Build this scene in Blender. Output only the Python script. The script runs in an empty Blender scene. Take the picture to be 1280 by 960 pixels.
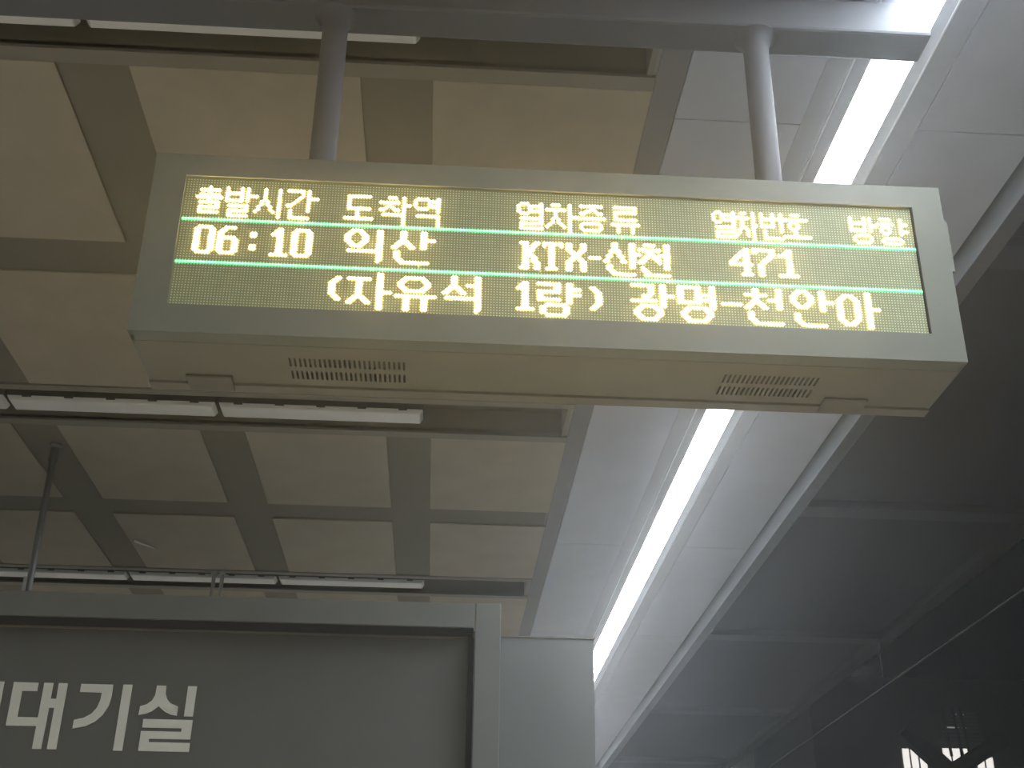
import bpy, bmesh, math, random
from mathutils import Matrix, Vector

random.seed(7)
scene = bpy.context.scene
col = scene.collection

# ------------------------------------------------------------------ camera
CAM_H = 1.6
F_PX, PITCH, YAW, ROLL = 1555.83, 0.463908, 0.0555881, 0.0121212
fwd = Vector((math.sin(YAW) * math.cos(PITCH), math.cos(YAW) * math.cos(PITCH), math.sin(PITCH)))
rgt = Vector((math.cos(YAW), -math.sin(YAW), 0))
upv = rgt.cross(fwd)
ax = rgt * math.cos(ROLL) + upv * math.sin(ROLL)
ay = upv * math.cos(ROLL) - rgt * math.sin(ROLL)
cam_data = bpy.data.cameras.new('camera')
cam_data.sensor_width = 36.0
cam_data.lens = 36.0 * F_PX / 1280.0
cam_data.clip_start, cam_data.clip_end = 0.05, 400
cam = bpy.data.objects.new('camera', cam_data)
col.objects.link(cam)
m = Matrix((ax, ay, -fwd)).transposed().to_4x4()
m.translation = (0, 0, CAM_H)
cam.matrix_world = m
scene.camera = cam

# ------------------------------------------------------------------ world, exposure
world = bpy.data.worlds.new('predawn_sky')
scene.world = world
world.use_nodes = True
wn = world.node_tree
bg = wn.nodes['Background']
bg.inputs[0].default_value = (0.55, 0.62, 0.80, 1)
bg.inputs[1].default_value = 0.010
GLARE_HAZE = 0.009  # added air scatter imitating lens glare around strip and board
if GLARE_HAZE > 0:
    vs = wn.nodes.new('ShaderNodeVolumeScatter')
    vs.inputs['Color'].default_value = (0.95, 0.97, 1.0, 1)
    vs.inputs['Density'].default_value = GLARE_HAZE
    vs.inputs['Anisotropy'].default_value = 0.85
    wn.links.new(vs.outputs[0], wn.nodes['World Output'].inputs['Volume'])
scene.view_settings.view_transform = 'Standard'
scene.view_settings.look = 'None'
scene.view_settings.exposure = 0.0
scene.view_settings.gamma = 1.0
scene.view_settings.use_curve_mapping = False
STRIP_POWER = 46.0
LED_POWER = 100.0

# ------------------------------------------------------------------ materials
def mat(name, rgb, rough=0.6, metal=0.0, var=0.06, scale=9.0, bump=0.0, spec=0.4, detail=4.0):
    mt = bpy.data.materials.new(name)
    mt.use_nodes = True
    nt = mt.node_tree
    b = nt.nodes['Principled BSDF']
    b.inputs['Roughness'].default_value = rough
    b.inputs['Metallic'].default_value = metal
    b.inputs['Specular IOR Level'].default_value = spec
    tc = nt.nodes.new('ShaderNodeTexCoord')
    nz = nt.nodes.new('ShaderNodeTexNoise')
    nz.inputs['Scale'].default_value = scale
    nz.inputs['Detail'].default_value = detail
    nt.links.new(tc.outputs['Object'], nz.inputs['Vector'])
    rp = nt.nodes.new('ShaderNodeValToRGB')
    lo = [max(0, c * (1 - var)) for c in rgb]
    hi = [min(1, c * (1 + var)) for c in rgb]
    rp.color_ramp.elements[0].position, rp.color_ramp.elements[1].position = 0.3, 0.7
    rp.color_ramp.elements[0].color = (*lo, 1)
    rp.color_ramp.elements[1].color = (*hi, 1)
    nt.links.new(nz.outputs['Fac'], rp.inputs['Fac'])
    nt.links.new(rp.outputs['Color'], b.inputs['Base Color'])
    if bump > 0:
        bp = nt.nodes.new('ShaderNodeBump')
        bp.inputs['Strength'].default_value = bump
        bp.inputs['Distance'].default_value = 0.004
        nz2 = nt.nodes.new('ShaderNodeTexNoise')
        nz2.inputs['Scale'].default_value = scale * 14
        nt.links.new(tc.outputs['Object'], nz2.inputs['Vector'])
        nt.links.new(nz2.outputs['Fac'], bp.inputs['Height'])
        nt.links.new(bp.outputs['Normal'], b.inputs['Normal'])
    return mt

def emit(name, rgb, power, base=(0.8, 0.8, 0.8)):
    mt = bpy.data.materials.new(name)
    mt.use_nodes = True
    b = mt.node_tree.nodes['Principled BSDF']
    b.inputs['Base Color'].default_value = (*base, 1)
    b.inputs['Roughness'].default_value = 0.4
    b.inputs['Emission Color'].default_value = (*rgb, 1)
    b.inputs['Emission Strength'].default_value = power
    return mt

M = {
    'floor': mat('platform_paving', (0.74, 0.65, 0.52), 0.6, var=0.12, scale=1.4),
    'ballast': mat('track_ballast', (0.06, 0.057, 0.055), 0.95, var=0.4, scale=14),
    'panel': mat('beige_ceiling_panel', (0.42, 0.37, 0.285), 0.75, var=0.07, scale=3.0, bump=0.15),
    'band': mat('grey_ceiling_band', (0.215, 0.195, 0.15), 0.75, var=0.05, scale=3.0),
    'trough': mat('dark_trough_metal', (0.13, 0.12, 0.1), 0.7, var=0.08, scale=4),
    'lip': mat('trough_lip_metal', (0.26, 0.24, 0.195), 0.6, var=0.05, scale=4),
    'soffit': mat('white_soffit_panel', (0.5, 0.525, 0.6), 0.6, var=0.03, scale=3),
    'joint': mat('soffit_joint_shadow_gap', (0.30, 0.30, 0.30), 0.8, var=0.03),
    'trim': mat('grey_trim_paint', (0.22, 0.22, 0.225), 0.55, var=0.04, scale=4),
    'edge': mat('edge_beam_paint', (0.085, 0.088, 0.094), 0.6, var=0.05, scale=4),
    'frame_white': mat('white_light_frame', (0.4, 0.42, 0.46), 0.45, var=0.02),
    'reflector': mat('white_reflector_lip', (0.80, 0.83, 0.88), 0.4, var=0.02),
    'bead': mat('bright_aluminium_bead', (0.85, 0.86, 0.88), 0.3, metal=0.3, var=0.02),
    'strip': emit('lit_strip_diffuser', (0.85, 0.93, 1.0), STRIP_POWER),
    'tube': mat('unlit_diffuser_plastic', (0.88, 0.87, 0.84), 0.28, var=0.03, scale=5, spec=0.6),
    'housing': mat('lamp_housing_dark', (0.10, 0.10, 0.095), 0.5, var=0.05),
    'steel': mat('painted_steel_grey', (0.155, 0.16, 0.18), 0.6, var=0.05, scale=6, spec=0.18),
    'bezel': mat('board_paint_grey', (0.19, 0.2, 0.172), 0.5, var=0.04, scale=5, bump=0.05),
    'board_under': mat('board_underside_grey', (0.21, 0.2, 0.165), 0.6, var=0.05, scale=5),
    'vent': mat('vent_mesh_grey', (0.10, 0.095, 0.08), 0.8, var=0.1),
    'latch': mat('latch_plate_grey', (0.17, 0.16, 0.135), 0.6, var=0.06),
    'dark': mat('dark_cavity', (0.03, 0.03, 0.03), 0.9, var=0.1),
    'led_face': mat('led_mask_olive', (0.31, 0.35, 0.19), 0.5, var=0.05, scale=20),
    'led_off': mat('led_lens_unlit', (0.82, 0.84, 0.62), 0.3, var=0.08, scale=30, spec=0.6),
    'led_amber': emit('led_amber_core', (1.0, 0.70, 0.27), LED_POWER, (0.8, 0.6, 0.3)),
    'led_glow_fringe': emit('led_amber_glow_fringe', (1.0, 0.50, 0.14), 1.0, (0.8, 0.5, 0.2)),  # amber glow around each lit LED, put into an emissive skirt
    'led_green': emit('led_green_core', (0.34, 1.0, 0.64), 1.5, (0.3, 0.8, 0.5)),
    'led_green_glow_fringe': emit('led_green_glow_fringe', (0.03, 0.60, 0.20), 0.75, (0.2, 0.7, 0.4)),  # same painted glow fringe for the green lines
    'room': mat('waiting_room_frame_grey', (0.2, 0.2, 0.185), 0.6, var=0.05, scale=3, bump=0.1),
    'room_panel': mat('waiting_room_sign_grey', (0.17, 0.167, 0.153), 0.6, var=0.06, scale=2, bump=0.1),
    'room_dark': mat('waiting_room_reveal_dark', (0.06, 0.06, 0.06), 0.7, var=0.05),
    'room_roof': mat('waiting_room_roof_sheet', (0.62, 0.62, 0.60), 0.6, var=0.05, scale=2),
    'letter': mat('letter_cream', (0.92, 0.91, 0.82), 0.5, var=0.03, scale=6),
    'wall': mat('side_wall_grey', (0.2, 0.2, 0.19), 0.65, var=0.05, scale=2, bump=0.08),
    'rod': mat('hanger_rod_steel', (0.20, 0.20, 0.19), 0.35, metal=0.6, var=0.1),
    'conduit': mat('zinc_conduit', (0.55, 0.55, 0.53), 0.35, metal=0.1, var=0.1),
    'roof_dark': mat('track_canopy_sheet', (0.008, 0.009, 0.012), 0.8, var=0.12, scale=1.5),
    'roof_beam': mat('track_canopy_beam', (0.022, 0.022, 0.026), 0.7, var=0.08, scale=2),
    'wire': mat('cable_grey', (0.22, 0.22, 0.23), 0.4, metal=0.3, var=0.05),
    'far_wall': mat('far_building_dark', (0.06, 0.06, 0.065), 0.8, var=0.15, scale=0.4),
    'far_louver': mat('far_building_louver', (0.16, 0.16, 0.16), 0.7, var=0.1, scale=0.6),
    'far_glow': emit('far_window_lit', (1.0, 0.97, 0.93), 1.5),
    'far_glow_dim': emit('far_slit_lamp', (1.0, 0.98, 0.95), 0.35),
    'glint_white': mat('painted_glint_white', (0.95, 0.95, 0.93), 0.15, var=0.02, spec=0.8),
}

# ------------------------------------------------------------------ helpers
class MB:
    """collects shapes and builds them as one mesh object"""
    def __init__(self):
        self.v, self.f, self.mi = [], [], []
    def add(self, verts, faces, mi=0):
        o = len(self.v)
        self.v += [tuple(p) for p in verts]
        self.f += [tuple(i + o for i in fc) for fc in faces]
        self.mi += [mi] * len(faces)
        return self
    def box(self, x0, x1, y0, y1, z0, z1, mi=0):
        v = [(x0, y0, z0), (x1, y0, z0), (x1, y1, z0), (x0, y1, z0), (x0, y0, z1), (x1, y0, z1), (x1, y1, z1), (x0, y1, z1)]
        f = [(3, 2, 1, 0), (4, 5, 6, 7), (0, 1, 5, 4), (1, 2, 6, 5), (2, 3, 7, 6), (3, 0, 4, 7)]
        return self.add(v, f, mi)
    def hexa(self, lo, hi, mi=0):
        """lo, hi: four (x,y,z) corners each, same order"""
        f = [(3, 2, 1, 0), (4, 5, 6, 7), (0, 1, 5, 4), (1, 2, 6, 5), (2, 3, 7, 6), (3, 0, 4, 7)]
        return self.add(list(lo) + list(hi), f, mi)
    def tube(self, p0, p1, r0, r1=None, n=16, mi=0):
        r1 = r0 if r1 is None else r1
        p0, p1 = Vector(p0), Vector(p1)
        d = (p1 - p0).normalized()
        a = d.orthogonal().normalized(); b = d.cross(a)
        vs = []
        for p, r in ((p0, r0), (p1, r1)):
            vs += [p + (a * math.cos(2 * math.pi * i / n) + b * math.sin(2 * math.pi * i / n)) * r for i in range(n)]
        fs = [(i, (i + 1) % n, n + (i + 1) % n, n + i) for i in range(n)]
        fs += [tuple(range(n - 1, -1, -1)), tuple(range(n, 2 * n))]
        return self.add(vs, fs, mi)
    def lathe(self, cx, cy, prof, n=24, mi=0):
        """prof: list of (radius, z), closed at both ends"""
        vs, fs = [], []
        for r, z in prof:
            vs += [(cx + r * math.cos(2 * math.pi * i / n), cy + r * math.sin(2 * math.pi * i / n), z) for i in range(n)]
        for k in range(len(prof) - 1):
            fs += [(k * n + i, k * n + (i + 1) % n, (k + 1) * n + (i + 1) % n, (k + 1) * n + i) for i in range(n)]
        fs += [tuple(range(n - 1, -1, -1)), tuple(range((len(prof) - 1) * n, len(prof) * n))]
        return self.add(vs, fs, mi)
    def prism_xz(self, pts, y0, y1, mi=0):
        """outline in the XZ plane, pushed from y0 to y1"""
        n = len(pts)
        vs = [(x, y0, z) for x, z in pts] + [(x, y1, z) for x, z in pts]
        fs = [tuple(range(n)), tuple(range(2 * n - 1, n - 1, -1))]
        fs += [(i, i + n, (i + 1) % n + n, (i + 1) % n) for i in range(n)]
        return self.add(vs, fs, mi)
    def build(self, name, mats, parent=None, bevel=0.0, smooth=False, origin=None):
        me = bpy.data.meshes.new(name)
        o0 = Vector(origin) if origin else Vector((0, 0, 0))
        me.from_pydata([tuple(Vector(p) - o0) for p in self.v], [], self.f)
        if not isinstance(mats, (list, tuple)):
            mats = [mats]
        for k in mats:
            me.materials.append(M[k])
        for p, i in zip(me.polygons, self.mi):
            p.material_index = i
        bm = bmesh.new(); bm.from_mesh(me)
        bmesh.ops.recalc_face_normals(bm, faces=bm.faces)
        bm.to_mesh(me); bm.free()
        if smooth:
            me.polygons.foreach_set('use_smooth', [True] * len(me.polygons))
            try:
                me.set_sharp_from_angle(angle=math.radians(40))
            except Exception:
                pass
        ob = bpy.data.objects.new(name, me)
        col.objects.link(ob)
        ob.location = o0
        if parent:
            ob.parent = parent
            ob.location = o0 - parent.location
        if bevel > 0:
            bv = ob.modifiers.new('bevel', 'BEVEL')
            bv.width, bv.segments, bv.limit_method = bevel, 2, 'ANGLE'
        return ob

def tag(o, label=None, cat=None, group=None, kind=None):
    if label: o['label'] = label
    if cat: o['category'] = cat
    if group: o['group'] = group
    if kind: o['kind'] = kind
    return o

def empty(name, loc):
    e = bpy.data.objects.new(name, None)
    e.empty_display_size = 0.2
    col.objects.link(e)
    e.location = loc
    return e

def clone(ob, parent, offset):
    c = ob.copy()
    col.objects.link(c)
    c.parent = parent
    c.location = Vector(ob.location) + Vector(offset)
    return c

# ------------------------------------------------------------------ setting: heights
HZ = CAM_H + 3.5            # underside of the ceiling
Y_NEAR, Y_FAR = -20.0, 40.0
X_LEFT = -7.71
MIR = -6.9                  # the canopy is symmetrical: x -> MIR - x

tag(MB().box(MIR - 3.0, 3.0, Y_NEAR - 4, Y_FAR + 10, -0.3, 0).build('floor', 'floor'), kind='structure')
tag(MB().box(3.0, 30.0, Y_NEAR - 4, Y_FAR + 10, -1.4, -1.1).build('floor', 'ballast'), kind='structure')

# ---- ceiling: backing slab with open lamp troughs and the slot of the strip light
ROWS = [3.59 + 3.7 * k for k in range(-1, 6)]           # near edge of each trough
T_W = 0.455                                             # trough width
bk = MB()
ys = [Y_NEAR]
for r in ROWS:
    ys += [r, r + T_W]
ys.append(Y_FAR)
for i in range(0, len(ys), 2):
    bk.box(X_LEFT, 0.80, ys[i], ys[i + 1], HZ, HZ + 0.26)
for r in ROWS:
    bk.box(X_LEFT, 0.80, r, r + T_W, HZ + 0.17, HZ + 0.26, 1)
bk.box(0.80, 2.572, Y_NEAR, Y_FAR, HZ, HZ + 0.26, 2)
bk.box(MIR - 2.572, X_LEFT, Y_NEAR, Y_FAR, HZ, HZ + 0.26, 2)
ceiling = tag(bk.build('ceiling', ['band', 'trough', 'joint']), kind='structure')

PT = 0.014
def ceil_part(name, x0, x1, y0, y1, z0, z1, mt, bevel=0.0):
    return MB().box(x0, x1, y0, y1, z0, z1).build(name, mt, ceiling, bevel, origin=((x0 + x1) / 2, (y0 + y1) / 2, z1))

# beige panels: columns between the longitudinal bands, rows between troughs and cross bands
colsX = [(-0.12, 0.815)] + [(-1.385 - 1.265 * k, -0.425 - 1.265 * k) for k in range(0, 6)]
protos = {}
for r in ROWS:
    for (ya, yb) in ((r + T_W + 0.09, r + 1.91), (r + 2.24, r + 3.7 - 0.09)):
        for (xa, xb) in colsX:
            key = (round(xb - xa, 3), round(yb - ya, 3))
            jz = random.uniform(-0.0025, 0.0025)
            cx, cy = (xa + xb) / 2, (ya + yb) / 2
            if key not in protos:
                protos[key] = ceil_part('panel', xa, xb, ya, yb, HZ - PT, HZ, 'panel', 0.003)
            else:
                c = protos[key].copy()
                col.objects.link(c)
                c.location = (cx, cy, HZ + abs(jz) * 0.0)
# trough lips
for r in ROWS:
    ceil_part('trough_lip', X_LEFT, 0.812, r - 0.07, r, HZ - 0.016, HZ + 0.02, 'lip')
    ceil_part('trough_lip', X_LEFT, 0.812, r + T_W, r + T_W + 0.085, HZ - 0.016, HZ + 0.02, 'lip')
    ceil_part('trough_end_plate', 0.775, 0.80, r + 0.001, r + T_W - 0.001, HZ - 0.004, HZ + 0.168, 'lip')
# grey strip between the coffered ceiling and the white soffit
ceil_part('trim_strip', 0.815, 0.935, Y_NEAR, Y_FAR, HZ - 0.018, HZ, 'trim', 0.003)
ceil_part('trim_strip', MIR - 0.935, MIR - 0.815, Y_NEAR, Y_FAR, HZ - 0.018, HZ, 'trim', 0.003)
# white soffit panels, butt joints across
SJ = [4.307 + 2.8 * k for k in range(-4, 12)]
for (xa, xb) in ((0.939, 1.497), (2.022, 2.57), (MIR - 1.497, MIR - 0.939), (MIR - 2.57, MIR - 2.022)):
    first = None
    for ya in SJ:
        yb = ya + 2.8
        if first is None:
            first = ceil_part('soffit_panel', xa, xb, ya + 0.003, yb - 0.003, HZ - 0.014, HZ, 'soffit', 0.002)
        else:
            c = first.copy(); col.objects.link(c)
            c.location = ((xa + xb) / 2, (ya + yb) / 2, HZ)
# edge beam along the platform side of the canopy
tag(MB().box(2.572, 2.667, Y_NEAR, Y_FAR, HZ - 0.168, HZ + 0.26).build('trim_1', 'edge', bevel=0.004), kind='structure')
tag(MB().box(MIR - 2.667, MIR - 2.572, Y_NEAR, Y_FAR, HZ - 0.168, HZ + 0.26).build('trim_2', 'edge', bevel=0.004), kind='structure')

# ------------------------------------------------------------------ lit strip light in the soffit
def strip_light(fx_, label):
    sl = empty('strip_light', (fx_(1.765), 17.0, HZ))
    tag(sl, label, 'strip light')
    def run(name, prof, mt):
        n = len(prof)
        mb = MB()
        vs = [(fx_(x), yy, z) for yy in (Y_NEAR, Y_FAR) for x, z in prof]
        mb.add(vs, [tuple(range(n)), tuple(range(2 * n - 1, n - 1, -1))] + [(i, (i + 1) % n, (i + 1) % n + n, i + n) for i in range(n)])
        return mb.build(name, mt, sl)
    def flat(name, x0, x1, d, mt):
        return run(name, [(x0, HZ), (x1, HZ), (x1, HZ - d), (x0, HZ - d)], mt)
    flat('flange', 1.499, 1.600, 0.010, 'frame_white')
    flat('bead', 1.600, 1.608, 0.018, 'bead')
    flat('flange', 1.608, 1.675, 0.012, 'frame_white')
    flat('reflector_side', 1.852, 1.906, 0.011, 'reflector')
    flat('bead', 1.906, 1.912, 0.016, 'bead')
    flat('flange', 1.912, 2.019, 0.010, 'frame_white')
    proto = None
    for k in range(int((Y_FAR - Y_NEAR) / 1.2)):
        y = Y_NEAR + 1.2 * k
        if proto is None:
            proto = MB().box(fx_(1.763) - 0.0865, fx_(1.763) + 0.0865, y + 0.003, y + 1.197, HZ - 0.009, HZ).build('diffuser', 'strip', sl, origin=(fx_(1.763), y + 0.6, HZ))
        else:
            clone(proto, sl, (random.uniform(-0.003, 0.003), 1.2 * k, 0))
strip_light(lambda x: x, 'long lit white strip light recessed in the pale soffit behind the board')
strip_light(lambda x: MIR - x, 'added unseen strip light along the mirrored left edge of the platform')  # added unseen lamp, mirrored over to brighten the left ceiling

# ------------------------------------------------------------------ unlit fluorescent fittings in the troughs
def fitting(x0, r, label, group):
    L = 1.345
    xc, yc = x0 + L / 2, r + 0.262
    t = empty('fluorescent_light', (xc, yc, HZ + 0.17))
    tag(t, label, 'ceiling light', group)
    z1, z0 = HZ + 0.032, HZ - 0.004
    hw1, hw0 = 0.086, 0.078
    MB().box(xc - L / 2 - 0.004, xc + L / 2 + 0.004, yc - 0.072, yc + 0.072, z1, HZ + 0.17).build('housing', 'housing', t)
    b = 0.020
    MB().hexa([(xc - L / 2 + b, yc - hw0, z0), (xc + L / 2 - b, yc - hw0, z0), (xc + L / 2 - b, yc + hw0, z0), (xc - L / 2 + b, yc + hw0, z0)],
              [(xc - L / 2, yc - hw1, z1), (xc + L / 2, yc - hw1, z1), (xc + L / 2, yc + hw1, z1), (xc - L / 2, yc + hw1, z1)]).build('diffuser', 'tube', t, bevel=0.008)
    for q in range(5):
        cx = xc - L / 2 + 0.13 + q * 0.27
        MB().box(cx - 0.028, cx + 0.028, yc - hw1 - 0.010, yc - hw1 + 0.006, z1 - 0.014, z1 + 0.014).build('clip', 'housing', t)
    return t
PX = 1.365
row_names = {3.59: 'nearest lamp row above the hanging board', 7.29: 'middle lamp row below the board', 10.99: 'far lamp row above the waiting room'}
pos_names = ['rightmost unlit white lamp in the %s', 'second unlit white lamp from the right in the %s', 'third unlit white lamp from the right in the %s', 'fourth unlit white lamp from the right in the %s']
for r, nm in row_names.items():
    n = {3.59: 2, 7.29: 3, 10.99: 4}[r]
    for q in range(n):
        fitting(-1.515 - PX * q, r, pos_names[q] % nm, 'unlit lamps in the ceiling troughs')

# ------------------------------------------------------------------ hanger frame: beam and two poles
hf = empty('sign_gantry', (0.3, 3.586, 2.51 + CAM_H))
tag(hf, 'dark grey steel beam with two round poles carrying the departure board', 'gantry')
BZ0, BZ1 = CAM_H + 3.300, CAM_H + 3.458
MB().box(-6.0, 1.772, 3.516, 3.672, BZ0, BZ1).build('beam', 'steel', hf, bevel=0.012)
for px in (-0.475, 1.108):
    MB().lathe(px, 3.586, [(0.085, CAM_H + 2.511), (0.085, CAM_H + 2.522), (0.047, CAM_H + 2.526), (0.047, BZ0 - 0.075), (0.049, BZ0 - 0.05), (0.055, BZ0 - 0.026), (0.066, BZ0 - 0.01), (0.082, BZ0 + 0.001), (0.082, BZ0 + 0.006)], 32).build('pole', 'steel', hf, smooth=True)
for bx in (-5.2, 0.35):
    MB().box(bx - 0.05, bx + 0.05, 3.535, 3.636, BZ1, HZ + 0.01).build('ceiling_bracket', 'steel', hf)

# ------------------------------------------------------------------ departure board
SX0, SX1 = -0.993, 1.635
SZ0, SZ1 = CAM_H + 1.841, CAM_H + 2.510
SY0, SY1 = 3.400, 3.795
PCX, PCZ = 0.7067 / 255 * 3.4, 0.0477 / 17 * 3.4
LX0 = -0.2585 * 3.4
LZ16 = CAM_H + 0.6653 * 3.4
def led_pos(c, r):
    return LX0 + c * PCX, LZ16 - (r - 16) * PCZ
WX0, WX1 = LX0 - PCX * 0.9, LX0 + PCX * 255.9
WZ1, WZ0 = LZ16 + PCZ * 17.2, LZ16 - PCZ * 33.8
board = empty('departure_board', ((SX0 + SX1) / 2, (SY0 + SY1) / 2, SZ0))
tag(board, 'hanging grey departure board with glowing amber Korean LED text and green lines', 'departure board')
fr = MB()
D = 0.012
fr.box(SX0, SX1, SY0, SY0 + 0.03, WZ1, SZ1).box(SX0, SX1, SY0, SY0 + 0.03, SZ0, WZ0)
fr.box(SX0, WX0, SY0, SY0 + 0.03, WZ0, WZ1).box(WX1, SX1, SY0, SY0 + 0.03, WZ0, WZ1)
fr.build('bezel', 'bezel', board)
gk = MB()
for (a0, a1, c0, c1) in ((WX1 - 0.005, WX1, WZ0, WZ1),):
    gk.box(a0, a1, SY0 + 0.001, SY0 + 0.02, c0, c1)
gk.build('window_shadow_gap', 'dark', board)  # dark strip standing for the shadow gap at the window's right edge
body = MB()
body.box(SX0, SX1, SY0 + 0.03, SY1, SZ1 - 0.012, SZ1).box(SX0, SX0 + 0.012, SY0 + 0.03, SY1, SZ0, SZ1)
body.box(SX1 - 0.012, SX1, SY0 + 0.03, SY1, SZ0, SZ1).box(SX0, SX1, SY1 - 0.012, SY1, SZ0, SZ1)
body.build('body', 'bezel', board)
# underside plate with two fields of real vent slots
slots = []
for (v0, v1, n) in ((-0.522, -0.142, 24), (0.885, 1.205, 20)):
    pit = (v1 - v0) / n
    for i in range(n):
        slots.append((v0 + i * pit + pit * 0.25, v0 + i * pit + pit * 0.72))
xb = [SX0 + 0.012]
for a0, a1 in slots:
    xb += [a0, a1]
xb.append(SX1 - 0.012)
yb_ = [SY0 + 0.068, 3.548, 3.606, 3.634, 3.694, SY1 - 0.055]
up = MB()
for i in range(len(xb) - 1):
    if i % 2 == 0:
        up.box(xb[i], xb[i + 1], yb_[0], yb_[-1], SZ0, SZ0 + 0.006)
    else:
        for j in (0, 2, 4):
            up.box(xb[i], xb[i + 1], yb_[j], yb_[j + 1], SZ0, SZ0 + 0.006)
up.build('bottom_plate', 'board_under', board)
MB().box(SX0 + 0.012, SX1 - 0.012, SY0 + 0.065, SY1 - 0.05, SZ0 + 0.05, SZ0 + 0.06).build('vent_backing', 'vent', board)
MB().box(SX0, SX1, SY0 + 0.03, SY0 + 0.065, SZ0, SZ0 + 0.02).build('front_lip', 'bezel', board)
MB().box(SX0, SX1, SY1 - 0.052, SY1, SZ0 - 0.008, SZ0 + 0.012).build('rear_lip', 'board_under', board)
for lx in (-0.79, 1.33):
    MB().box(lx - 0.075, lx + 0.075, SY1 - 0.11, SY1 - 0.01, SZ0 - 0.011, SZ0 - 0.001).build('latch', 'latch', board, bevel=0.003)
MB().prism_xz([(SX1, CAM_H + 2.455), (SX1 + 0.012, CAM_H + 2.455), (SX1 + 0.040, CAM_H + 2.41), (SX1 + 0.040, CAM_H + 2.215), (SX1, CAM_H + 2.215)], SY0 + 0.06, SY0 + 0.20).build('side_hinge', 'bezel', board, bevel=0.003)
LY = SY0 + 0.010
MB().box(WX0, WX1, LY, LY + 0.012, WZ0, WZ1).build('led_panel', 'led_face', board)

# --- LED bitmaps: one string per row of lamps
G = {}
def g(name, txt):
    G[name] = [ln for ln in txt.strip('\n').split('/')]
# header line, small glyphs
g('chul', "....X/.XXXXXXX/....X/.XXX.XXX/XXXXXXXXX/....X/.XXXXXXX/.......X/.XXXXXXX/.X/.XXXXXXX")
g('bal', "X....X.X/X....X.X/XXXXXX.X/X....X.XXXX/X....X.X/XXXXXX.X//.XXXXXXX/.......X/.XXXXXXX/.X/.XXXXXXX")
g('si', "...X....X/...X....X/...X....X/...X....X/...X....X/..X.X...X/..X.X...X/.X...X..X/.X...X..X/X.....X.X/........X/........X")
g('gan', "XXXXXX.X/.....X.X/.....X.X/....X..XXXX/...X...X/..X....X/XX.....X/.......X/.X.....X/.X/.X/.XXXXXXX")
g('do', ".XXXXXXXX/.X/.X/.X/.X/.XXXXXXXX/....X/....X/....X/XXXXXXXXXX")
g('chak', "...XXX..X/........X/XXXXXXX.X/...X....XXX/..X.X...X/XX...XX.X/........X/.XXXXXXXX/........X/........X/........X/........X")
g('yeok', ".XXXX...X/X....XXXX/X....X..X/X....XXXX/.XXXX...X/........X//.XXXXXXXX/........X/........X/........X/........X")
g('yeol', ".XXX....X/X...XXXXX/X...X...X/X...XXXXX/.XXX....X/........X/.XXXXXXXX/........X/.XXXXXXXX/.X/.XXXXXXXX")
g('cha', "..XXX...X/........X/XXXXXXX.X/...X....X/...X....X/...X....XXX/..X.X...X/..X.X...X/.X...X..X/X.....X.X/........X/........X")
g('jong', ".XXXXXXXX/.....X/...XX.X/.XX....XX//XXXXXXXXXX//..XXXXXX/.X......X/.X......X/..XXXXXX")
g('ryu', ".XXXXXXXX/........X/.XXXXXXXX/.X/.X/.XXXXXXXX//XXXXXXXXXX/..X....X/..X....X/..X....X")
g('yeol_s', ".XX....X/X..XXXXX/X..X...X/X..XXXXX/.XX....X/.......X/.XXXXXXX/.......X/.XXXXXXX/.X/.XXXXXXX")
g('cha_s', "..XX..X/......X/XXXXX.X/..X...X/..X...X/..X...XX/..XX..X/.X..X.X/.X..X.X/X...X.X/......X/......X")
g('beon', "X...X..X/X...X..X/XXXXXXXX/X...X..X/X...X..X/XXXXX..X/.......X/.X.....X/.X/.X/.XXXXXXX")
g('ho', "...XXX//XXXXXXXXX/...XX/..X..X/..X..X/...XX/....X/....X/XXXXXXXXXX")
g('bang', "X....X.X/X....X.X/XXXXXX.X/X....X.XXX/X....X.X/XXXXXX.X//..XXXXX/.X.....X/.X.....X/..XXXXX")
g('hyang', ".XXXX...X/........X/XXXXXX..XXX/..XX....X/.X..X...X/.X..X...XXX/..XX....X//..XXXXXX/.X......X/..XXXXXX")
# second and third line, large glyphs (first row = row 1 of the cell)
g('0', "/.XXXXX/XX...XX/XX...XX/XX...XX/XX...XX/XX...XX/XX...XX/XX...XX/XX...XX/XX...XX/.XXXXX")
g('6', "/..XXXX/.XX/XX/XX/XXXXXX/XX...XX/XX...XX/XX...XX/XX...XX/XX...XX/.XXXXX")
g(':', "///...XX/...XX////...XX/...XX")
g('1', "/....XX/...XXX/..XXXX/....XX/....XX/....XX/....XX/....XX/....XX/....XX/..XXXXXX")
g('ik', "..XXXX.....XX/.XX..XX....XX/XX....XX...XX/XX....XX...XX/XX....XX...XX/.XX..XX....XX/..XXXX.....XX/...........XX/.XXXXXXXXXXXX/...........XX/...........XX/...........XX/...........X")
g('san', "...XX.....XX/...XX.....XX/...XX.....XX/...XX.....XXXXX/..XXXX....XX/.XX..XX...XX/XX....XX..XX//.XX/.XX/.XX/..XX/...XXXXXXXXXX")
g('K', "//XXX..XX/.XX.XX/.XX.X/.XXXX/.XXX/.XXXX/.XX.XX/.XX.XX/.XX..XX/.XX..XX/XXX..XX")
g('T', "//XXXXXXX/X.XX..X/..XX/..XX/..XX/..XX/..XX/..XX/..XX/..XX/.XXXX")
g('X', "//XX...XX/XX...XX/XX...XX/.XX.XX/..XXX/..XXX/.XX.XX/XX...XX/XX...XX/XX...XX/XX...XX")
g('-s', "///////XXXX")
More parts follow.
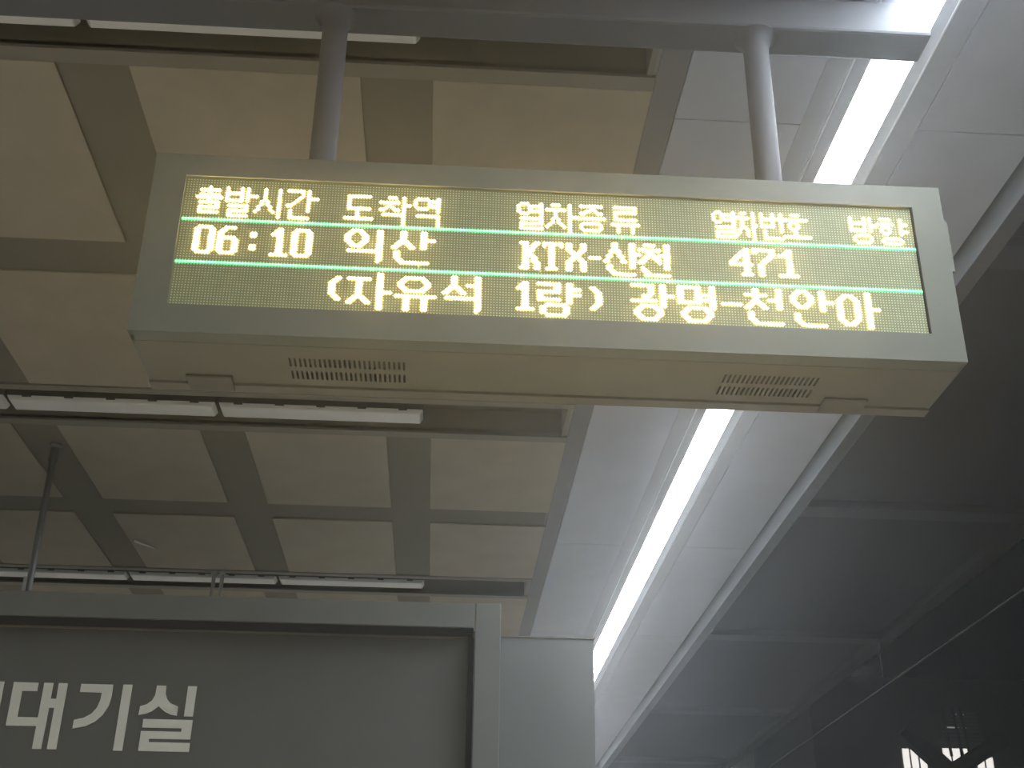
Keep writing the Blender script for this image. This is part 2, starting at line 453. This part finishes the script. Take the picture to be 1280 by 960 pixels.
g('san_k', "/...XX....XX/...XX....XX/...XX....XX/..XXXX...XX/..X..X...XXXX/.XX..XX..XX/.X....X..XX/XX....XX.XX/.........XX/.XX......XX/.XX/..XX/...XXXXXXXX")
g('cheon_k', "/..XXXX...XX/.........XX/XXXXXXXX.XX/...XX....XX/...XXX.XXXX/..XX.XX..XX/.XX...XX.XX/XX.....X.XX/.........XX/.X.......XX/.XX/..XX/..XXXXXXXXX")
g('4', "/.....XX/....XXX/...XXXX/..XX.XX/.XX..XX/XX...XX/XXXXXXXX/.....XX/.....XX/.....XX/....XXXX")
g('7', "/XXXXXXXX/XX....XX/......XX/.....XX/....XX/...XX/..XX/..XX/..XX/..XX/..XX")
g('1b', "/....XX/...XXX/.XXXXX/....XX/....XX/....XX/....XX/....XX/....XX/....XX/.XXXXXXX")
g('(', "//...XX/..XX/.XX/.XX/.XX/.XX/.XX/..XX/...XX")
g('ja', "..........XX/..........XX/XXXXXXXX..XX/...XX.....XX/...XX.....XX/...XX.....XX/...XX.....XX/...XX.....XXXXX/...XX.....XX/..XXXX....XX/.XX..XX...XX/XX....XX..XX/..........XX/..........XX")
g('yu', "/...XXXXXXX/..XX.....XX/.XX.......XX/.XX.......XX/..XX.....XX/...XXXXXXX//XXXXXXXXXXXXXX/...XX....XX/...XX....XX/...XX....XX/...XX....XX/...XX....XX")
g('seok', "...XX......XX/...XX......XX/...XX......XX/...XX...XXXXX/..XXXX.....XX/.XX..XX....XX/XX....XX...XX/...........XX/.XXXXXXXXXXXX/...........XX/...........XX/...........XX/...........XX/...........X")
g('1c', "/...XX/..XXX/.XXXX/...XX/...XX/...XX/...XX/...XX/...XX/...XX/.XXXXXX")
g('ryang', "/XXXXXXXX..XX/......XX..XX/......XX..XXXXX/XXXXXXXX..XX/XX........XXXXX/XX........XX/XXXXXXXX..XX/..........XX/...XXXXXXX/.XX......XX/.XX......XX/.XX......XX/...XXXXXXX")
g(')', "//.XX/..XX/...XX/...XX/...XX/...XX/...XX/..XX/.XX")
g('gwang', "XXXXXXXX..XX/......XX..XX/......XX..XX/......XX..XX/....XXX...XXXXX/....XX....XX/XXXXXXXXX.XX/..........XX/...XXXXXX.XX/..XX....XX/.XX......XX/.XX......XX/..XX....XX/...XXXXXX")
g('myeong', "XXXXXXXX...XX/XX....XX...XX/XX....XX...XX/XX....XXXXXXX/XX....XX...XX/XX....XXXXXXX/XXXXXXXX...XX/...........XX/...XXXXXXX.XX/..XX.....XX/.XX.......XX/.XX.......XX/..XX.....XX/...XXXXXXX")
g('-', "//////XXXXXXX")
g('cheon', "...XX......XX/...XX......XX/XXXXXXXX...XX/...XX......XX/...XX...XXXXX/..XXXX.....XX/.XX..XX....XX/XX....XX...XX//.XX/.XX/.XX/..XX/...XXXXXXXXXX")
g('an', "..XXXX....XX/.XX..XX...XX/XX....XX..XX/XX....XX..XX/XX....XX..XXXXX/.XX..XX...XX/..XXXX....XX/..........XX//.XX/.XX/.XX/..XX/...XXXXXXXXX")
g('a', "..........XX/..XXXX....XX/.XX..XX...XX/XX....XX..XX/XX....XX..XX/XX....XX..XX/XX....XX..XXXXX/XX....XX..XX/XX....XX..XX/XX....XX..XX/XX....XX..XX/.XX..XX...XX/..XXXX....XX/..........XX")

LINES = [
    [('chul', 4, 3), ('bal', 14, 3), ('si', 24, 3), ('gan', 35, 3), ('do', 55, 4), ('chak', 67, 4), ('yeok', 79, 4),
     ('yeol', 115, 4), ('cha', 125, 4), ('jong', 136, 4), ('ryu', 148, 4), ('yeol_s', 184, 4), ('cha_s', 192, 4), ('beon', 201, 4), ('ho', 209, 4), ('bang', 233, 4), ('hyang', 243, 4)],
    [('0', 5, 18), ('6', 13, 18), (':', 21, 18), ('1', 29, 18), ('0', 38, 18), ('ik', 56, 18), ('san', 72, 18),
     ('K', 116, 18), ('T', 124, 18), ('X', 132, 18), ('-s', 140, 18), ('san_k', 145, 18), ('cheon_k', 157, 18), ('4', 189, 18), ('7', 197, 18), ('1b', 205, 18)],
    [('(', 51, 35), ('ja', 58, 35), ('yu', 74, 35), ('seok', 90, 35), ('1c', 114, 35), ('ryang', 122, 35), (')', 139, 35),
     ('gwang', 154, 35), ('myeong', 170, 35), ('-', 185, 35), ('cheon', 193, 35), ('an', 209, 35), ('a', 225, 35)],
]
lit = {}
for li, line in enumerate(LINES):
    for nm, c0, r0 in line:
        for rr, s in enumerate(G[nm]):
            for cc, ch in enumerate(s):
                if ch == 'X' and 0 <= c0 + cc < 256 and r0 + rr < 50:
                    lit[(c0 + cc, r0 + rr)] = li
for c in range(256):
    lit[(c, 16)] = 3
    lit[(c, 33)] = 4

def dome(mb, x, z, r, y, h, n, mi, fringe=None):
    ang = [2 * math.pi * (i + 0.5) / n for i in range(n)]
    vs = [(x, y - h, z)] + [(x + r * math.cos(a), y - h * 0.6, z + r * math.sin(a)) for a in ang]
    fs = [(0, 1 + i, 1 + (i + 1) % n) for i in range(n)]
    mb.add(vs, fs, mi)
    if fringe:  # glowing skirt stands for light spilling onto the panel face
        vs = [(x + r * math.cos(a), y - h * 0.6, z + r * math.sin(a)) for a in ang] + [(x + fringe * math.cos(a), y - 0.0004, z + fringe * math.sin(a)) for a in ang]
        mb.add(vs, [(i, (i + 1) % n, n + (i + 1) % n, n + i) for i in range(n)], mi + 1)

off = MB()
lines = [MB() for _ in range(5)]
for c in range(256):
    for r in range(50):
        x, z = led_pos(c, r)
        li = lit.get((c, r))
        if li is None:
            dome(off, x, z, PCX * 0.26, LY, 0.002, 6, 0)
        else:
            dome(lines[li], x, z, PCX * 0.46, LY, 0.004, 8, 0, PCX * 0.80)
tag(off.build('unlit_leds', 'led_off', board), kind='stuff')
for li, nm in enumerate(('header_text', 'train_text', 'scrolling_text')):
    o = lines[li].build(nm, ['led_amber', 'led_glow_fringe'], board)
    tag(o, ['small amber LED column headings on the top line', 'amber LED row with departure time 06:10 and train 471', 'amber LED bottom row of scrolling text'][li], kind='stuff')
for li in (3, 4):
    tag(lines[li].build('divider_line', ['led_green', 'led_green_glow_fringe'], board), 'green LED line across the board', kind='stuff')

# ------------------------------------------------------------------ waiting room
YW = 7.40
wr = empty('waiting_room', (-2.0, 9.5, 0))
tag(wr, 'grey waiting room box with framed sign panel lettered in cream Korean', 'waiting room')
RZ1, RZ0 = CAM_H + 2.200, CAM_H + 2.050
rl = MB().box(-7.0, 0.198, YW, YW + 0.22, RZ0, RZ1).build('top_rail', 'room', wr, bevel=0.004)
MB().box(0.206, 0.362, YW - 0.004, YW + 0.22, 0.0, RZ1 + 0.004).build('post', 'room', wr, bevel=0.006)
MB().box(0.198, 0.206, YW + 0.004, YW + 0.2, RZ0 - 0.02, RZ1).build('corner_joint', 'lip', wr)
MB().box(-7.0, 0.206, YW + 0.215, YW + 0.26, 0.0, RZ1 - 0.02).build('sign_panel', 'room_panel', wr)
PYL = YW + 0.215
MB().box(-7.0, 0.17, PYL - 0.016, PYL, RZ0 - 0.016, RZ0 - 0.005).build('panel_edging', 'lip', wr)
MB().box(0.172, 0.206, PYL - 0.05, PYL, 0.0, RZ0).build('panel_edging', 'room_dark', wr)
MB().box(-7.0, 0.362, YW + 0.22, 12.0, RZ1 - 0.16, RZ1 - 0.06).build('roof', 'room_roof', wr)
MB().box(0.262, 0.362, YW + 0.22, 12.0, 0.0, RZ1 - 0.06).build('side_panel', 'room', wr)
MB().box(-7.0, 0.198, YW + 0.012, YW + 0.214, RZ0 - 0.004, RZ0 - 0.0005).build('rail_soffit', 'room_dark', wr)
K = (PYL) / 7.5
def letter(polys):
    mb = MB()
    for p in polys:
        mb.prism_xz([(x * K, CAM_H + z * K) for x, z in p], PYL - 0.008, PYL)
    return mb
letter([[(-2.602, 1.677), (-2.549, 1.677), (-2.549, 1.476), (-2.602, 1.476)]]).build('letter', 'letter', wr)
letter([[(-2.494, 1.676), (-2.352, 1.675), (-2.352, 1.626), (-2.438, 1.626), (-2.438, 1.475), (-2.318, 1.475), (-2.318, 1.425), (-2.494, 1.425)],
        [(-2.318, 1.676), (-2.266, 1.676), (-2.266, 1.584), (-2.234, 1.584), (-2.234, 1.676), (-2.182, 1.676), (-2.186, 1.297), (-2.238, 1.297), (-2.236, 1.532), (-2.267, 1.532), (-2.271, 1.297), (-2.322, 1.297)]]).build('letter', 'letter', wr)
letter([[(-2.103, 1.675), (-1.919, 1.675), (-1.917, 1.608), (-1.926, 1.552), (-1.951, 1.5), (-1.989, 1.459), (-2.04, 1.431), (-2.113, 1.415), (-2.112, 1.466), (-2.058, 1.479), (-2.017, 1.504), (-1.991, 1.54), (-1.979, 1.584), (-1.977, 1.626), (-2.104, 1.627)],
        [(-1.859, 1.677), (-1.806, 1.677), (-1.811, 1.297), (-1.863, 1.297)]]).build('letter', 'letter', wr)
letter([[(-1.663, 1.676), (-1.609, 1.676), (-1.607, 1.631), (-1.595, 1.6), (-1.571, 1.575), (-1.525, 1.556), (-1.526, 1.503), (-1.563, 1.509), (-1.6, 1.526), (-1.638, 1.556), (-1.672, 1.527), (-1.705, 1.511), (-1.747, 1.502), (-1.744, 1.553), (-1.707, 1.565), (-1.68, 1.588), (-1.666, 1.619)],
        [(-1.481, 1.677), (-1.429, 1.677), (-1.432, 1.5), (-1.484, 1.5)],
        [(-1.715, 1.480), (-1.430, 1.480), (-1.431, 1.368), (-1.667, 1.368), (-1.667, 1.349), (-1.430, 1.349), (-1.430, 1.298), (-1.720, 1.298), (-1.719, 1.411), (-1.488, 1.411), (-1.488, 1.431), (-1.715, 1.431)]]).build('letter', 'letter', wr)

# plain wall block standing beside and behind the waiting room post
wb = MB().box(0.365, 1.075, 8.6, 12.6, 0.0, CAM_H + 2.322).build('wall_right', 'wall', bevel=0.003)
tag(wb, kind='structure')
MB().box(0.365, 1.085, 8.59, 12.61, CAM_H + 2.322, CAM_H + 2.330).build('coping_strip', 'lip', wb)

# ------------------------------------------------------------------ rods and conduits from the ceiling to the room roof
t = empty('hanger_rod', (-2.75, 8.2, RZ1 - 0.06))
tag(t, 'dark thin steel hanger rod dropping from ceiling to waiting room roof', 'rod')
MB().tube((-2.75, 8.2, RZ1 - 0.059), (-2.75, 8.2, HZ - 0.13), 0.022, n=12).build('shaft', 'rod', t, smooth=True)
MB().lathe(-2.75, 8.2, [(0.022, HZ - 0.16), (0.032, HZ - 0.12), (0.032, HZ - 0.03), (0.045, HZ - 0.012), (0.045, HZ)], 16).build('top_socket', 'rod', t)
MB().box(-2.786, -2.764, 8.176, 8.200, RZ1 - 0.059, RZ1 + 0.33).build('cable_clip', 'conduit', t)
for cx, lab in ((-2.058, 'left one of two thin pale conduits rising above the waiting room'), (-1.985, 'right one of two thin pale conduits rising above the waiting room')):
    t = empty('conduit_pipe', (cx, 10.95, RZ1 - 0.06))
    tag(t, lab, 'pipe', 'paired conduits over the waiting room')
    MB().tube((cx, 10.95, RZ1 - 0.059), (cx, 10.95, HZ - 0.016), 0.018, n=10).build('pipe', 'conduit', t, smooth=True)
    MB().lathe(cx, 10.95, [(0.03, HZ - 0.045), (0.03, HZ - 0.016)], 12).build('coupling', 'conduit', t)
# small sliver on the ceiling panel, its glint painted in white
t = MB().tube((-2.60, 10.13, HZ - 0.03), (-2.45, 10.33, HZ - 0.03), 0.012, 0.004, n=10).build('ceiling_glint', 'glint_white')
tag(t, 'small sliver painted white as a glint on the ceiling above the waiting room', 'clip')

# ------------------------------------------------------------------ dark canopy over the track, beyond the edge beam
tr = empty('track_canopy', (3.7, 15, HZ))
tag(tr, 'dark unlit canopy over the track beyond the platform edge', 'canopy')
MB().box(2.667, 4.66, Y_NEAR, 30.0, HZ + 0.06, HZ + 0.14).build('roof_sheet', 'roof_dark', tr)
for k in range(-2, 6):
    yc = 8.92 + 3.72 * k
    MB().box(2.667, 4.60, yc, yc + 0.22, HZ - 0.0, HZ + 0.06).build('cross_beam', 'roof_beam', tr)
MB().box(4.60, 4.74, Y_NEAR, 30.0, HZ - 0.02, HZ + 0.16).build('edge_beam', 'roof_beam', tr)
cw = empty('overhead_cable', (4.6, 15, CAM_H + 3.02))
tag(cw, 'thin pale cable slung under the dark canopy edge', 'cable')
MB().tube((4.62, Y_NEAR, CAM_H + 3.02), (4.62, 30, CAM_H + 3.02), 0.009, n=8).build('cable', 'wire', cw)
for k in (-1, 0, 1, 2):
    yc = 12.72 + 3.72 * 2 * k if k else 12.72
    MB().tube((4.62, yc, CAM_H + 3.02), (4.62, yc, HZ - 0.021), 0.008, n=6).build('dropper', 'wire', cw)

# ------------------------------------------------------------------ far building with lit windows, seen past the canopy
YB = 62.0
fb = empty('far_building', (25, YB + 6, -1.1))
tag(fb, 'distant dark building with a few brightly lit windows low on the right', 'building')
def fx(u): return u * YB
def fz(w): return CAM_H + w * YB
MB().box(fx(0.30), fx(0.60), YB, YB + 12, -1.1, fz(0.245)).build('wall', 'far_wall', fb)
# lit windows with mullions
def window(u0, u1, w0, w1, n, mt='far_glow'):
    w = MB().box(fx(u0), fx(u1), YB - 0.10, YB - 0.02, fz(w0), fz(w1)).build('window', 'far_wall', fb)
    pw = (u1 - u0) / n
    for i in range(n):
        p = MB().box(fx(u0 + pw * i) + 0.05, fx(u0 + pw * (i + 1)) - 0.05, YB - 0.14, YB - 0.10, fz(w0) + 0.05, fz(w1) - 0.05).build('pane', mt, fb)
        p.parent = w; p.location = Vector(p.location) + fb.location - w.location - fb.location
    return w
window(0.3700, 0.3905, 0.1630, 0.1885, 3)
window(0.4030, 0.4260, 0.1770, 0.1895, 3)
window(0.4300, 0.4445, 0.1630, 0.1830, 2)
for i in range(9):
    zc = fz(0.1925) + i * 0.185
    x1 = 0.4385 - 0.0004 * i
    MB().box(fx(0.4015 + 0.0018 * i), fx(x1), YB - 0.16, YB - 0.03, zc, zc + 0.085).build('louver', 'far_louver', fb)
for (u0, u1, w) in ((0.4085, 0.4160, 0.2045), (0.4170, 0.4195, 0.2045), (0.4220, 0.4255, 0.2045), (0.4165, 0.4192, 0.2150), (0.4217, 0.4252, 0.2150)):
    MB().box(fx(u0), fx(u1), YB - 0.20, YB - 0.16, fz(w), fz(w) + 0.06).build('slit_lamp', 'far_glow_dim', fb)
# dark V-shaped steel brace standing in front of it
sb = empty('steel_brace', (0.408 * 55, 55, -1.1))
tag(sb, 'dark V shaped steel brace silhouetted against the lit windows', 'brace')
def bar(name, u0, w0, u1, w1, hw):
    MB().tube((u0 * 55, 55, CAM_H + w0 * 55), (u1 * 55, 55, CAM_H + w1 * 55), hw, n=8).build(name, 'far_wall', sb)
bar('diagonal', 0.374, 0.203, 0.4085, 0.170, 0.42)
bar('diagonal', 0.4085, 0.170, 0.456, 0.1975, 0.34)
bar('column', 0.4085, 0.172, 0.4085, -0.045, 0.35)
for u in (0.4115, 0.4205, 0.4265):
    bar('mullion_post', u, 0.183, u - 0.003, 0.222, 0.07)
